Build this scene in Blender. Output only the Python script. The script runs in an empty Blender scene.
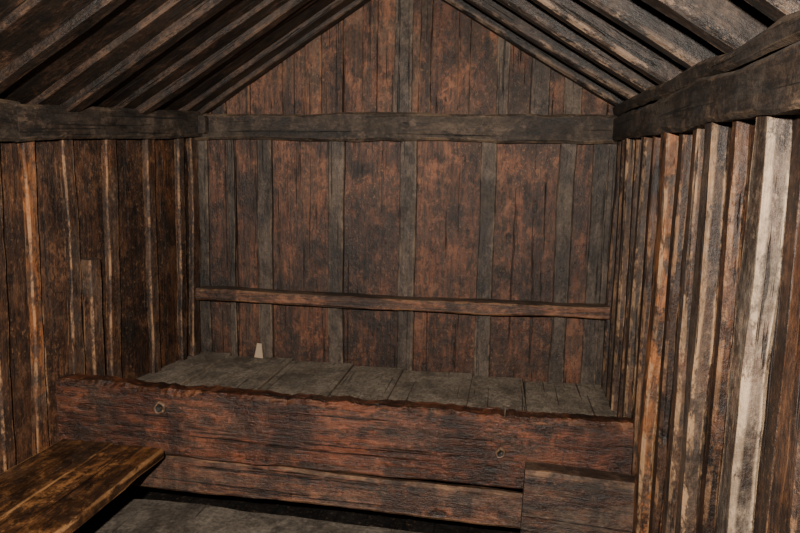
import bpy, random, math, bmesh
from mathutils import Vector, Matrix, noise

random.seed(7)
R = random.random
def U(a,b): return a+(b-a)*random.random()
def lerp(a,b,t): return a+(b-a)*t

# ------------------------------------------------------------------ materials
def wood(name, dark, mid, light, dustc, dust=0.35, wear=0.6, wearc=(0.24,0.13,0.06), rough=0.5,
         band=0.0, topdust=0.8, warmc=(0.20,0.070,0.020), bump=0.8, chips=0.6, chipc=None, gs=1.0, soot=0.75, edgew=0.5):
    m = bpy.data.materials.new(name); m.use_nodes = True
    nt = m.node_tree; N = nt.nodes; L = nt.links
    for n in list(N): N.remove(n)
    def nd(t, **k):
        n = N.new(t)
        for a,b in k.items(): setattr(n,a,b)
        return n
    def put(sock, v):
        if isinstance(v, bpy.types.NodeSocket): L.new(v, sock)
        else: sock.default_value = v
    def math_(op,a,b=0.0,clamp=False):
        n = nd('ShaderNodeMath', operation=op, use_clamp=clamp); put(n.inputs[0],a); put(n.inputs[1],b); return n.outputs[0]
    def mix(f,a,b,bt='MIX'):
        n = nd('ShaderNodeMix', data_type='RGBA', blend_type=bt)
        put(n.inputs[0],f)
        put(n.inputs[6], a if isinstance(a,bpy.types.NodeSocket) else (*a,1)); put(n.inputs[7], b if isinstance(b,bpy.types.NodeSocket) else (*b,1))
        return n.outputs[2]
    def ramp(v,lo,hi,a=0.0,b=1.0):
        n = nd('ShaderNodeMapRange', interpolation_type='SMOOTHSTEP'); put(n.inputs[0],v)
        for i,x in zip((1,2,3,4),(lo,hi,a,b)): n.inputs[i].default_value = x
        return n.outputs[0]
    def attr(nm,o='Fac'):
        n = nd('ShaderNodeAttribute', attribute_name=nm); return n.outputs[o]
    g = attr('gco','Vector')
    def nz(sc, detail=4, rough_=0.6, dist=0.0, vec=None):
        mp = nd('ShaderNodeVectorMath', operation='MULTIPLY'); L.new(vec or g, mp.inputs[0]); mp.inputs[1].default_value = tuple(q*gs for q in sc)
        n = nd('ShaderNodeTexNoise'); L.new(mp.outputs[0], n.inputs['Vector']); n.inputs['Scale'].default_value=1
        n.inputs['Detail'].default_value=detail; n.inputs['Roughness'].default_value=rough_; n.inputs['Distortion'].default_value=dist
        return n.outputs['Fac']
    ge = nd('ShaderNodeNewGeometry')
    sx = nd('ShaderNodeSeparateXYZ'); L.new(ge.outputs['Normal'],sx.inputs[0])
    px = nd('ShaderNodeSeparateXYZ'); L.new(ge.outputs['Position'],px.inputs[0])
    grain = nz((60,5,40),7,0.75)
    streak = nz((26,1.8,20),5,0.65,0.3)
    blot = nz((22,15,22),8,0.80,0.5)
    patch = nz((6,4,6),7,0.72)
    patch2 = nz((12,7,12),7,0.78)
    speck = nz((85,55,70),4,0.7)
    crack = nz((75,1.3,50),3,0.55,0.2)
    film = nz((4.5,4.5,3.0),9,0.74,0.4,ge.outputs['Position'])
    rnd = attr('rnd'); edge = attr('edge'); du = attr('dust'); warm = attr('warm')
    bk = tuple(c*0.25 for c in dark)
    col = mix(ramp(grain,0.38,0.64), dark, mid)
    col = mix(math_('MULTIPLY', ramp(blot,0.50,0.58),0.75), col, light)
    col = mix(math_('MULTIPLY', ramp(streak,0.54,0.66),0.65), col, bk)
    col = mix(math_('MULTIPLY', ramp(patch,0.49,0.58),0.8), col, dark)
    col = mix(math_('MULTIPLY', ramp(patch2,0.53,0.60),0.75), col, bk)
    wm = math_('MULTIPLY', ramp(patch2,0.46,0.55), warm)
    col = mix(wm, col, mix(ramp(grain,0.40,0.60), tuple(c*0.35 for c in warmc), warmc))
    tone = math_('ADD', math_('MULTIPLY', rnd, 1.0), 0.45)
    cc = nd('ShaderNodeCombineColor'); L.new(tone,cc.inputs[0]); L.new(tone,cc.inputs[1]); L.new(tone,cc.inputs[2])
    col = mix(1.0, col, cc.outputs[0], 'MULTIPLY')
    mp = nd('ShaderNodeVectorMath', operation='MULTIPLY'); L.new(g,mp.inputs[0]); mp.inputs[1].default_value=(9,3.6,0.01)
    vo = nd('ShaderNodeTexVoronoi'); L.new(mp.outputs[0],vo.inputs['Vector']); vo.inputs['Scale'].default_value=1
    sc_ = nd('ShaderNodeSeparateColor'); L.new(vo.outputs['Color'],sc_.inputs[0])
    kn = math_('MULTIPLY', ramp(vo.outputs['Distance'],0.07,0.13,1,0), ramp(sc_.outputs[0],0.55,0.6))
    col = mix(math_('MULTIPLY',kn,0.8), col, bk)
    ch = math_('MULTIPLY', math_('MULTIPLY',ramp(speck,0.58,0.65), ramp(patch,0.35,0.55)), chips)
    col = mix(ch, col, chipc or tuple(c*0.8 for c in wearc))
    dn = ramp(nz((10,3,10),7,0.78),0.42,0.60)
    d1 = math_('MULTIPLY', math_('MULTIPLY', dn, dust), du)
    up = math_('MULTIPLY', ramp(sx.outputs[2],0.3,0.9), topdust)
    up = math_('MULTIPLY', up, math_('MULTIPLY', ramp(blot,0.36,0.56,0.6,1.0), ramp(patch,0.42,0.6,1.0,0.6)))
    dd = math_('MAXIMUM', d1, up)
    dcol = mix(ramp(speck,0.35,0.62), tuple(c*0.5 for c in dustc), dustc)
    col = mix(dd, col, dcol)
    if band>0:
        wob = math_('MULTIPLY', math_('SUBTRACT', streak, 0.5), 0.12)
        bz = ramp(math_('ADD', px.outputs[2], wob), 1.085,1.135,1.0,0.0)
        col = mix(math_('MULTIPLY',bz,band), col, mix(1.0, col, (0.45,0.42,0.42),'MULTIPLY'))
    ew = math_('MULTIPLY', math_('MULTIPLY', ramp(edge,0.55,0.98), ramp(nz((14,6,14),6,0.78),edgew-.02,edgew+.06)), wear)
    col = mix(ew, col, wearc)
    # soot film running over neighbouring boards
    col = mix(math_('MULTIPLY', ramp(film,0.45,0.57), soot), col, mix(1.0,col,(0.26,0.25,0.25),'MULTIPLY'))
    ck = ramp(crack,0.64,0.68)
    col = mix(math_('MULTIPLY', ck,0.8), col, bk)
    b = nd('ShaderNodeBsdfPrincipled'); L.new(col,b.inputs['Base Color'])
    rr = math_('ADD', math_('MULTIPLY', patch2, 0.3), rough-0.15)
    rr = math_('ADD', rr, math_('MULTIPLY', dd, 0.35), True)
    L.new(rr,b.inputs['Roughness'])
    b.inputs['Specular IOR Level'].default_value=0.25
    h = math_('ADD', math_('MULTIPLY', grain, 0.6), math_('ADD', math_('MULTIPLY', patch2,0.8), math_('MULTIPLY', speck,0.3)))
    h = math_('SUBTRACT', h, math_('ADD', math_('MULTIPLY', kn, 0.3), math_('MULTIPLY', ck, 0.6)))
    bp = nd('ShaderNodeBump'); bp.inputs['Strength'].default_value=bump; bp.inputs['Distance'].default_value=0.011
    L.new(h,bp.inputs['Height']); L.new(bp.outputs[0],b.inputs['Normal'])
    o = nd('ShaderNodeOutputMaterial'); L.new(b.outputs[0],o.inputs[0])
    return m

GREY=(0.082,0.057,0.039)
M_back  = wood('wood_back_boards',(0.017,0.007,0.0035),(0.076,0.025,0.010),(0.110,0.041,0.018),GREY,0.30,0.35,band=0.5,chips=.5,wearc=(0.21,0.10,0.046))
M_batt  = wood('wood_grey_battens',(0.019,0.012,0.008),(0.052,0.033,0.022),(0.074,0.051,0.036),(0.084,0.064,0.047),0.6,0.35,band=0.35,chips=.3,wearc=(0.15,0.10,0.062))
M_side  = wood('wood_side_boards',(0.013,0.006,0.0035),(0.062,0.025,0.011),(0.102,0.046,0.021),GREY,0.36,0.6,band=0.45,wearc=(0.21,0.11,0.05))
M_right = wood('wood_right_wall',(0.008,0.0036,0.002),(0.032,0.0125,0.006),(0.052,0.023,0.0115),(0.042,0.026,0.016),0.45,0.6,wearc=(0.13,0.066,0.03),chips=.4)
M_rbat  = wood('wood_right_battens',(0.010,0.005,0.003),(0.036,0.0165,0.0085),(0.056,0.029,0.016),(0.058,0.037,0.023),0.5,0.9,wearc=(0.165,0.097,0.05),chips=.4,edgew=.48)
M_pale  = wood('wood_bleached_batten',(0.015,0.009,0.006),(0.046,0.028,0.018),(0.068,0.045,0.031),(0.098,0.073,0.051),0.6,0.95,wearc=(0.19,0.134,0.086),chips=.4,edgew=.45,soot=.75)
M_beam  = wood('wood_beam',(0.008,0.005,0.0033),(0.027,0.0165,0.0105),(0.050,0.032,0.021),(0.060,0.044,0.031),0.45,0.4,wearc=(0.13,0.083,0.047),rough=0.6,chips=.3)
M_roof  = wood('wood_roof',(0.005,0.003,0.0018),(0.022,0.0105,0.0058),(0.043,0.022,0.0125),(0.036,0.024,0.016),0.35,0.4,wearc=(0.085,0.046,0.025),chips=.3)  # roof colours kept dark in place of the flash falling off overhead
M_raft  = wood('wood_rafter',(0.005,0.003,0.002),(0.015,0.0085,0.0055),(0.031,0.020,0.0135),(0.038,0.026,0.0185),0.45,0.75,wearc=(0.125,0.08,0.051),chips=.3,edgew=.48)
M_bed   = wood('wood_bed_front',(0.010,0.0038,0.002),(0.056,0.0155,0.0062),(0.085,0.026,0.011),GREY,0.22,0.75,rough=0.34,topdust=0.08,wearc=(0.10,0.042,0.02),chips=.4,chipc=(0.12,0.055,0.028),edgew=.5,bump=1.0)
M_low   = wood('wood_lower_boards',(0.012,0.005,0.003),(0.052,0.018,0.0080),(0.080,0.030,0.0135),(0.08,0.058,0.04),0.40,0.5,rough=0.42,topdust=0.5,wearc=(0.13,0.07,0.034),chips=.4)
M_rim   = wood('wood_worn_rim',(0.06,0.035,0.02),(0.11,0.065,0.038),(0.15,0.09,0.055),GREY,0.2,0.3,topdust=0.1,soot=.2,wearc=(0.2,0.12,0.07),chips=.2,bump=.3)
M_plat  = wood('wood_platform',(0.05,0.036,0.026),(0.085,0.063,0.046),(0.115,0.087,0.064),(0.175,0.140,0.104),0.5,0.1,topdust=0.92,chips=.2,soot=.5)
M_bench = wood('wood_bench',(0.014,0.006,0.003),(0.090,0.035,0.011),(0.165,0.070,0.023),GREY,0.3,0.65,topdust=0.06,rough=0.36,wearc=(0.22,0.11,0.044),bump=0.6,chips=.3,edgew=.43,soot=.65)
M_shelf = wood('wood_shelf',(0.016,0.007,0.0035),(0.066,0.024,0.011),(0.094,0.038,0.018),GREY,0.28,0.45,topdust=0.85,wearc=(0.16,0.08,0.038))
M_floor = wood('trodden_floor',(0.04,0.03,0.023),(0.06,0.046,0.035),(0.08,0.062,0.048),(0.105,0.086,0.067),0.5,0.3,topdust=0.85,chips=.2,soot=.6)
M_gapshade = wood('painted_gap_shade',(0.003,0.002,0.0015),(0.006,0.004,0.003),(0.008,0.006,0.004),(0.008,0.006,0.005),0.5,0,topdust=0.5)  # near-black colour stands for the shade in the bed gap and holes

# ------------------------------------------------------------------ board builder
class Mesh:
    def __init__(s): s.v=[];s.f=[];s.g=[];s.r=[];s.e=[];s.d=[];s.w=[]
    def board(s,p0,p1,w,t,n,rnd=None,dust=None,warm=0.0,ch=0.004,wob=0.004,bow=0.004,seg=0.07,clamp=None,rag=0.0,w1=None):
        """plank whose FRONT face centre line runs p0->p1, facing n, thickness t behind it"""
        p0=Vector(p0);p1=Vector(p1);n=Vector(n).normalized()
        ax=(p1-p0); Ln=ax.length; ax.normalize()
        n=(n-ax*n.dot(ax)).normalized(); sd=ax.cross(n)
        rnd=R() if rnd is None else rnd; dust=R() if dust is None else dust
        k=max(2,int(Ln/seg)); base=len(s.v); S=U(0,90)
        off=(U(0,50),U(0,50),U(0,50)); w1=w if w1 is None else w1
        nn=lambda a,b:noise.noise(Vector((a,b,S)))
        for i in range(k+1):
            u=i/k; al=u*Ln; ww=lerp(w,w1,u)/2
            a=ww+wob*nn(al*3.1,1.3)+wob*.5*nn(al*11,7.7); b=ww+wob*nn(al*3.1,9.1)+wob*.5*nn(al*11,3.7)
            if rag: a+=rag*(.6*nn(al*3,21)+.4*nn(al*13,25)+.45*nn(al*37,28))
            bo=bow*nn(al*1.2,14.2); bf=bow*.8*nn(al*1.5,17.7); c=ch*(1+.8*nn(al*9,5.5)); d=min(.014,ww*.35)
            R_=rag*(1.2*abs(nn(al*7,31))+.8*abs(nn(al*29,35))) if rag else 0
            cs=[(-a,-c-R_,1),(-a+c+R_*.6,0,1),(-a+c+R_*.6+d,0,0),(0,0,0),(b-c-d,0,0),(b-c,0,1 if not rag else .3),(b,-c,1),(b,-t/2,0),
                (b,-t+c,1),(b-c,-t,1),(0,-t,0),(-a+c,-t,1),(-a,-t+c,1),(-a,-t/2,0)]
            for x,z,e in cs:
                p=p0+ax*al+sd*(x+bo)+n*(z+bf)
                if clamp: p=clamp(p)
                s.v.append(p); s.g.append((x+off[0],al+off[1],z+off[2])); s.r.append(rnd);s.e.append(e);s.d.append(dust);s.w.append(warm)
        m=14
        for i in range(k):
            for j in range(m):
                q=base+i*m
                s.f.append((q+j,q+(j+1)%m,q+m+(j+1)%m,q+m+j))
        s.f.append(tuple(base+j for j in reversed(range(m)))); s.f.append(tuple(base+k*m+j for j in range(m)))
    def ring(s,c,n,r,prof):
        c=Vector(c);n=Vector(n).normalized();a=n.orthogonal().normalized();b=n.cross(a);base=len(s.v)
        for (q,h) in prof:
            for i in range(20):
                an=i/20*2*math.pi; rr=r*q*(1+.12*math.sin(2*an+1)+.07*math.sin(5*an))
                s.v.append(c+a*rr*math.cos(an)+b*rr*math.sin(an)+n*h); s.g.append((rr*math.cos(an)+3,rr*math.sin(an)+3,h))
                s.r.append(.6);s.e.append(0);s.d.append(1);s.w.append(0)
        for k in range(len(prof)-1):
            for i in range(20):
                j=(i+1)%20; s.f.append((base+k*20+i,base+k*20+j,base+k*20+20+j,base+k*20+20+i))
        s.f.append(tuple(base+(len(prof)-1)*20+i for i in range(20)))
    def make(s,name,mat,parent=None):
        me=bpy.data.meshes.new(name); me.from_pydata([tuple(v) for v in s.v],[],s.f); me.materials.append(mat)
        a=me.attributes.new('gco','FLOAT_VECTOR','POINT'); a.data.foreach_set('vector',[c for g in s.g for c in g])
        for nm,l in (('rnd',s.r),('edge',s.e),('dust',s.d),('warm',s.w)):
            a=me.attributes.new(nm,'FLOAT','POINT'); a.data.foreach_set('value',[float(x) for x in l])
        me.update()
        bm=bmesh.new(); bm.from_mesh(me); bmesh.ops.recalc_face_normals(bm,faces=bm.faces); bm.to_mesh(me); bm.free()
        o=bpy.data.objects.new(name,me); bpy.context.scene.collection.objects.link(o)
        if parent: o.parent=parent
        return o
def empty(name):
    e=bpy.data.objects.new(name,None); bpy.context.scene.collection.objects.link(e); e.empty_display_size=.1; return e

# ------------------------------------------------------------------ room layout (metres)
YB=3.10; YF=-0.7; FZ=-.07
def xL(y):
    pts=[(-1,-1.70),(1.0,-1.70),(2.0,-1.68),(3.1,-1.53),(3.4,-1.49)]
    for (a,xa),(b,xb) in zip(pts,pts[1:]):
        if y<=b: return lerp(xa,xb,(y-a)/(b-a))
    return pts[-1][1]
def xR(y): return lerp(0.470,0.51,(y-0)/(3.1))
def plateTopL(y): return 1.545-max(0,min(1.3,YB-y))*0.068
def plateTopR(y): return 1.525-(YB-y)*0.031
RX,RZ=-0.515,2.175

# ---- back wall
wb=Mesh()
batt=[-1.17,-.805,-.455,-.08,.275]
edges=[-1.60,-1.50,-1.33,-1.17,-.805,-.455,-.08,.275,.42,.55]
for a,b in zip(edges,edges[1:]):
    wb.board(((a+b)/2,YB,FZ),((a+b)/2,YB,1.50),b-a-.003,.025,(0,-1,0),rnd=U(.4,.9),dust=U(.3,1.2),bow=.001)
def roofz(x): return lerp(1.54,RZ,1-abs(x-RX)/1.02)
def gclamp(p):
    zm=roofz(p.x)+.03
    return Vector((p.x,p.y,min(p.z,zm)))
gb=Mesh()
for x in batt:
    gb.board((x,YB-.034,FZ),(x,YB-.034,1.47),U(.07,.088),.034,(0,-1,0),rnd=U(.3,.7),dust=U(.8,1.2),ch=.005,wob=.006)
for x,w in ((-1.50,.06),(-1.345,.03),(.425,.07),(.475,.04)):
    gb.board((x,YB-.02,FZ),(x,YB-.02,1.47),w,.02,(0,-1,0),rnd=U(.1,.4),dust=U(.6,1.2))
x=-1.62
while x<.58:
    w=U(.09,.19)
    zt=max(roofz(x),roofz(x+w))+.05
    wb.board((x+w/2,YB,1.48),(x+w/2,YB,max(zt,1.52)),w-.004,.025,(0,-1,0),rnd=U(.2,1.0),dust=U(.5,2.0),clamp=gclamp,bow=.001)
    if R()<.6:
        xb=x+w
        (wb if R()<.75 else gb).board((xb,YB-.02,1.48),(xb,YB-.02,max(1.52,roofz(xb)+.05)),U(.05,.085),.02,(0,-1,0),rnd=U(.35,.9),dust=U(.8,1.8),clamp=gclamp)
    x+=w
wbo=wb.make('wall_back',M_back); gb.make('cover_battens',M_batt,wbo)

# ---- left wall
wl=Mesh()
y=YB+.02
def nL(y):
    d=Vector((xL(y+.05)-xL(y-.05),.1,0)).normalized(); return Vector((d.y,-d.x,0))
while y>YF:
    w=U(.15,.24); yc=y-w/2; n=nL(yc)
    wl.board((xL(yc),yc,FZ),(xL(yc),yc,1.50),w,.025,n,rnd=U(.15,1.0),dust=U(.1,1.1),warm=(U(.2,.5) if R()<.2 else 0),bow=.003)
    y-=w-.002
for yc,w,wm in ((3.04,.06,0),(2.93,.045,0),(2.72,.055,.1),(2.47,.06,.2),(2.25,.055,.2),(2.07,.05,.9),(1.92,.05,.1),(1.75,.07,.1),(1.45,.06,0),(1.15,.06,0),(.8,.06,0),(.4,.06,0),(0,.06,0),(-.4,.06,0)):
    n=nL(yc); q=Vector((xL(yc),yc,0))+n*.028
    dy=U(-.05,.03)
    wl.board((q.x,q.y+dy,FZ),(q.x,q.y,1.45),w,.028,n,rnd=U(.25,.85),dust=U(.3,1.5),warm=wm,ch=.005,wob=.010,bow=.008)
n=nL(2.3); q=Vector((xL(2.33),2.33,0))+n*.05
wl.board((q.x,q.y,.30),(q.x,q.y,.90),.06,.05,n,rnd=.7,dust=1.4,ch=.006)
wl.make('wall_left',M_side)

# ---- right wall
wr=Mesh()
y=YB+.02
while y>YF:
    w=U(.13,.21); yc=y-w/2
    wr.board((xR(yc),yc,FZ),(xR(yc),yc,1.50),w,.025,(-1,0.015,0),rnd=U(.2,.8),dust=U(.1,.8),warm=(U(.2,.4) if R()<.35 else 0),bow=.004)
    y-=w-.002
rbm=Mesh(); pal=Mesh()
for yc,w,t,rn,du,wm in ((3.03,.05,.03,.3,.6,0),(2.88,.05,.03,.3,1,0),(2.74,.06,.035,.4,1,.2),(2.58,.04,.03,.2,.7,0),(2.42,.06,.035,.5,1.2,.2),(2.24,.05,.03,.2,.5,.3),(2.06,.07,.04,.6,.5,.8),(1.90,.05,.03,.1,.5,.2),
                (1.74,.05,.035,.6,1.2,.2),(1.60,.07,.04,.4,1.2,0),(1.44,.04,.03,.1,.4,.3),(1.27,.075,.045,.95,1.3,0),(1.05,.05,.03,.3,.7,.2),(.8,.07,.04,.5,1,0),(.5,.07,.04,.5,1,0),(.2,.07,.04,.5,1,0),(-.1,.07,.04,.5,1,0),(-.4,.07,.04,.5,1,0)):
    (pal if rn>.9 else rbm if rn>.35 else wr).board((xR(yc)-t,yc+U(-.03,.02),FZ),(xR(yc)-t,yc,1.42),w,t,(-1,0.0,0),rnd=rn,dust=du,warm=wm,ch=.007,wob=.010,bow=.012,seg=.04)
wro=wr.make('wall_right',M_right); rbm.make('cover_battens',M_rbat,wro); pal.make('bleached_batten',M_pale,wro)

# ---- beams
tb=Mesh(); tb.board((-1.56,YB-.065,1.472),(.52,YB-.065,1.468),.125,.06,(0,-1,0),rnd=.85,dust=1.1,ch=.010,wob=.010,bow=.006,seg=.04); tb.make('tie_beam',M_beam)
b=Mesh(); ys=[3.12,2.0,YF]
for a,c in zip(ys,ys[1:]):
    b.board((xL(a)+.07,a,plateTopL(a)-.0625),(xL(c)+.07,c-.02,plateTopL(c)-.0625),.125,.10,(1,0,0),rnd=.8,dust=1.1,ch=.010,wob=.010,bow=.006)
b.board((xL(3.06)+.10,3.0,1.475),(xL(3.06)+.10,3.09,1.475),.085,.05,(1,0,0),rnd=1,dust=1.9,ch=.01)
b.make('wall_plate_beam',M_beam)
b=Mesh()
b.board((xR(3.12)-.052,3.12,plateTopR(3.12)-.055),(xR(YF)-.052,YF,plateTopR(YF)-.055),.10,.06,(-1,0,0),rnd=.6,dust=1.1,ch=.010,wob=.010,bow=.006,seg=.04)
b.make('wall_plate_beam',M_beam)

# ---- ceiling: boards both slopes
ce=Mesh()
def slopeL(y): return Vector((xL(y)-.02,y,plateTopL(y)-.02)), Vector((RX,y,RZ))
def slopeR(y): return Vector((xR(y)+.02,y,plateTopR(y)+.050)), Vector((RX,y,RZ+.02))
y=YB+.05; i=0
while y>YF:
    w=U(.19,.27); yc=y-w/2
    a,b=slopeL(yc); d=(b-a).normalized(); n=Vector((d.z,0,-d.x)); i+=1
    ce.board(a-d*.05+n*(.022 if i%2 else 0),b+d*.02+n*(.022 if i%2 else 0),w,.025,n,rnd=U(.3,1.2),dust=U(.2,1),bow=.002,ch=.005)
    y-=w-.02
y=YB+.05
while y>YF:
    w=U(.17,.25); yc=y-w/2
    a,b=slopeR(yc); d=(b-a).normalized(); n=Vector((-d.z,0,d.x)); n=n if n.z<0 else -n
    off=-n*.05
    ce.board(a-d*.05+off,b+d*.02+off,w,.025,n,rnd=U(-.40,-.25),dust=U(0,.1),bow=.002,ch=.002)  # tone pushed near black, painting the shade between the rafters
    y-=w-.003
ce.make('ceiling',M_roof)

raf=Mesh()
for yc,w,t in ((3.05,.06,.045),(2.62,.06,.05),(2.22,.07,.055),(1.82,.06,.05),(1.42,.08,.055),(1.0,.08,.05),(.6,.08,.05),(.2,.08,.05),(-.3,.08,.05)):
    a,b=slopeL(yc); d=(b-a).normalized(); n=Vector((d.z,0,-d.x))
    raf.board(a+n*t,b+n*t,w,t,n,rnd=U(.4,.9),dust=U(.5,1.2),ch=.006,wob=.006,bow=.01)
raf.make('roof_batten_row',M_roof)
raf=Mesh()
for yc in (3.03,2.7,2.4,2.1,1.8,1.5,1.2,.9,.6,.3,0,-.3):
    a,b=slopeR(yc); d=(b-a).normalized(); n=Vector((-d.z,0,d.x)); n=n if n.z<0 else -n
    raf.board(a+n*.04,b+n*.04,U(.055,.07),.09,n,rnd=U(.3,1) if yc<2.9 else .1,dust=U(.3,1.4),ch=.008,wob=.010,bow=.012)
raf.make('roof_rafter_row',M_raft)
pu=Mesh(); pu.board((xR(3.1)-.05,3.08,plateTopR(3.1)+.022),(xR(YF)-.05,YF,plateTopR(YF)+.022),.042,.06,(-1,0,-.2),rnd=.4,dust=.8,ch=.008,wob=.010,bow=.008); pu.make('purlin_beam',M_beam)
rb=Mesh(); rb.board((RX,3.05,RZ-.09),(RX,YF,RZ-.09),.09,.08,(0,0,-1),rnd=.5,ch=.008); rb.make('ridge_beam',M_beam)

# ---- floor: uneven trodden surface that stops short of the bed, lower near-black sheet paints the dark gap under the bed
def grid(x0,x1,yfun0,yfun1,nx,ny,zf):
    m=Mesh()
    for j in range(ny+1):
        for i in range(nx+1):
            x=lerp(x0,x1,i/nx); y=lerp(yfun0(x),yfun1(x),j/ny)
            m.v.append((x,y,zf(x,y,j))); m.g.append((x*.6,y,0)); m.r.append(.5);m.e.append(0);m.d.append(1);m.w.append(0)
    for j in range(ny):
        for i in range(nx):
            q=j*(nx+1)+i; m.f.append((q,q+1,q+nx+2,q+nx+1))
    return m
edgey=lambda x: lerp(2.30,2.225,(x+1.7)/2.2)
def fz(x,y,j):
    return FZ+.010*noise.noise(Vector((x*3,y*3,0)))+.005*noise.noise(Vector((x*11,y*11,4)))
fl=grid(-1.74,.56,lambda x:YF,edgey,60,100,fz)
flo=fl.make('floor',M_floor)
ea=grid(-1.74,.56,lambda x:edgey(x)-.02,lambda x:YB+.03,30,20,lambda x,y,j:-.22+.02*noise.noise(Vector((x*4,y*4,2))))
ea.make('under_bed_shade_sheet',M_gapshade,flo)

# ---- bed
bed=empty('built_in_bed')
def xc(p): return Vector((max(xL(p.y)+.004,min(xR(p.y)-.004,p.x)),p.y,p.z))
bp=Mesh(); xs=[-1.62]
def pz(x): return lerp(.330,.285,(x+1.53)/2.03)
def yf(x): return lerp(2.145,2.235,(x+1.66)/2.135)
while xs[-1]<.40: xs.append(xs[-1]+U(.24,.34))
xs[-1]=.51
for a,b in zip(xs,xs[1:]):
    c=(a+b)/2; z=pz(c)+U(-.002,.002); bp.board((c,yf(c)+.055,z),(c+U(-.01,.01),YB-.04,z),b-a+.001,.03,(-.02,0,1),rnd=U(.4,.9),dust=1,bow=.002,ch=.0018,wob=.001,clamp=xc)
bp.make('sleeping_planks',M_plat,bed)
bf=Mesh()
bf.board((-1.66,2.145,.325),(.49,2.235,.275),.265,.085,(0,-1,0),rnd=.75,dust=.7,ch=.009,wob=.006,bow=.004,seg=.012,rag=.018,clamp=xc)
bf.make('front_board',M_bed,bed)
rim=[(1.40,-.016),(1.3,.003),(1.1,.007),(.92,.006),(.80,-.002)]
core=[(.90,.003),(.5,.000),(.2,-.002)]
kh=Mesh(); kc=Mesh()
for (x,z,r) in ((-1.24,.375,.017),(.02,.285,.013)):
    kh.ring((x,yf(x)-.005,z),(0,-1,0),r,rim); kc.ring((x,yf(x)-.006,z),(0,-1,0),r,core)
kh.make('peg_hole_rims',M_rim,bed); kc.make('peg_hole_centres',M_gapshade,bed)  # near-black discs put the shade of a hollow into the centres
nl=Mesh(); nl.board((.03,2.235,.395),(.032,2.23,.455),.005,.005,(0,-1,0),ch=.001,wob=0,bow=0,seg=.02,rnd=.9)
nl.board((.022,2.232,.455),(.045,2.228,.452),.006,.006,(0,-1,0),ch=.001,wob=0,bow=0,seg=.01,rnd=.9); nl.make('bent_nail',M_batt,bed)
bl=Mesh(); bl.board((-1.66,2.17,.122),(.13,2.225,.066),.125,.035,(0,-1,.1),rnd=.8,dust=.8,ch=.008,wob=.008,seg=.04); bl.make('lower_board',M_low,bed)
br=Mesh()
for xx in (-1.5,-.6,.3): br.board((xx,2.9,-.22),(xx,2.9,.27),.07,.07,(0,-1,0))
br.make('support_posts',M_beam,bed)
st=Mesh()
st.board((.10,2.09,.165),(.465,2.08,.155),.23,.10,(0,-1,.05),rnd=.25,dust=1.0,ch=.012,wob=.008,seg=.03)
st.board((.10,2.09,-.01),(.465,2.09,-.01),.12,.09,(0,-1,0),rnd=.15,dust=.8,ch=.008)
st.make('end_block',M_low,bed)

# ---- shelf
sh=empty('wall_shelf')
s=Mesh(); s.board((-1.49,2.965,.647),(.485,2.965,.650),.055,.10,(0,-1,0),rnd=.8,dust=.4,ch=.006,wob=.006,bow=.006,seg=.04); s.make('shelf_plank',M_shelf,sh)

# ---- bench
be=empty('bench')
b=Mesh()
b.board((-1.545,.35,.235),(-1.52,2.125,.235),.215,.04,(0,0,1),rnd=.4,dust=.6,ch=.004,wob=.003,seg=.05)
b.board((-1.315,.35,.235),(-1.315,2.115,.235),.22,.04,(0,0,1),rnd=.9,dust=.3,ch=.007,wob=.004,seg=.05)
b.make('seat_planks',M_bench,be)
b=Mesh()
for yy in (.5,1.75): b.board((-1.46,yy,FZ),(-1.46,yy,.197),.28,.035,(0,-1,0),rnd=.3)
b.make('legs',M_beam,be)

def plain(name,c,r=.8):
    m=bpy.data.materials.new(name); m.use_nodes=True; nt=m.node_tree; p=nt.nodes['Principled BSDF']; p.inputs['Roughness'].default_value=r
    n=nt.nodes.new('ShaderNodeTexNoise'); n.inputs['Scale'].default_value=40
    cr=nt.nodes.new('ShaderNodeValToRGB'); cr.color_ramp.elements[0].color=(*[q*.4 for q in c],1); cr.color_ramp.elements[1].color=(*c,1)
    nt.links.new(n.outputs[0],cr.inputs[0]); nt.links.new(cr.outputs[0],p.inputs['Base Color']); return m
ps=Mesh(); ps.board((-1.20,3.035,.325),(-1.195,3.05,.395),.055,.012,(0,-1,.25),ch=.003,wob=.01,seg=.02,w1=.035); ps.make('stone_chip',plain('pale_stone',(.24,.17,.11)))

# ------------------------------------------------------------------ camera
yaw=math.radians(9); pit=math.radians(8); rho=.0175
F=Vector((-math.sin(yaw)*math.cos(pit),math.cos(yaw)*math.cos(pit),-math.sin(pit)))
Rv=Vector((math.cos(yaw),math.sin(yaw),0)); Uv=Rv.cross(F)
R2=(Rv*math.cos(rho)+Uv*math.sin(rho)).normalized(); U2=R2.cross(F)
cam=bpy.data.cameras.new('camera'); co=bpy.data.objects.new('camera',cam); bpy.context.scene.collection.objects.link(co)
m=Matrix((R2,U2,-F)).transposed().to_4x4(); m.translation=Vector((0,0,1.25)); co.matrix_world=m
cam.sensor_width=36; cam.lens=29.25; cam.clip_start=.02
bpy.context.scene.camera=co

# ------------------------------------------------------------------ light: camera flash + faint daylight from the open end
l=bpy.data.lights.new('flash','AREA'); l.shape='DISK'; l.size=.04; l.energy=235; l.color=(1,.92,.82)
lo=bpy.data.objects.new('flash',l); bpy.context.scene.collection.objects.link(lo)
lo.location=(-.16,-.12,1.43); lo.rotation_euler=F.to_track_quat('-Z','Y').to_euler()
w=bpy.data.worlds.new('world'); bpy.context.scene.world=w; w.use_nodes=True
w.node_tree.nodes['Background'].inputs[0].default_value=(1,.93,.85,1); w.node_tree.nodes['Background'].inputs[1].default_value=.02
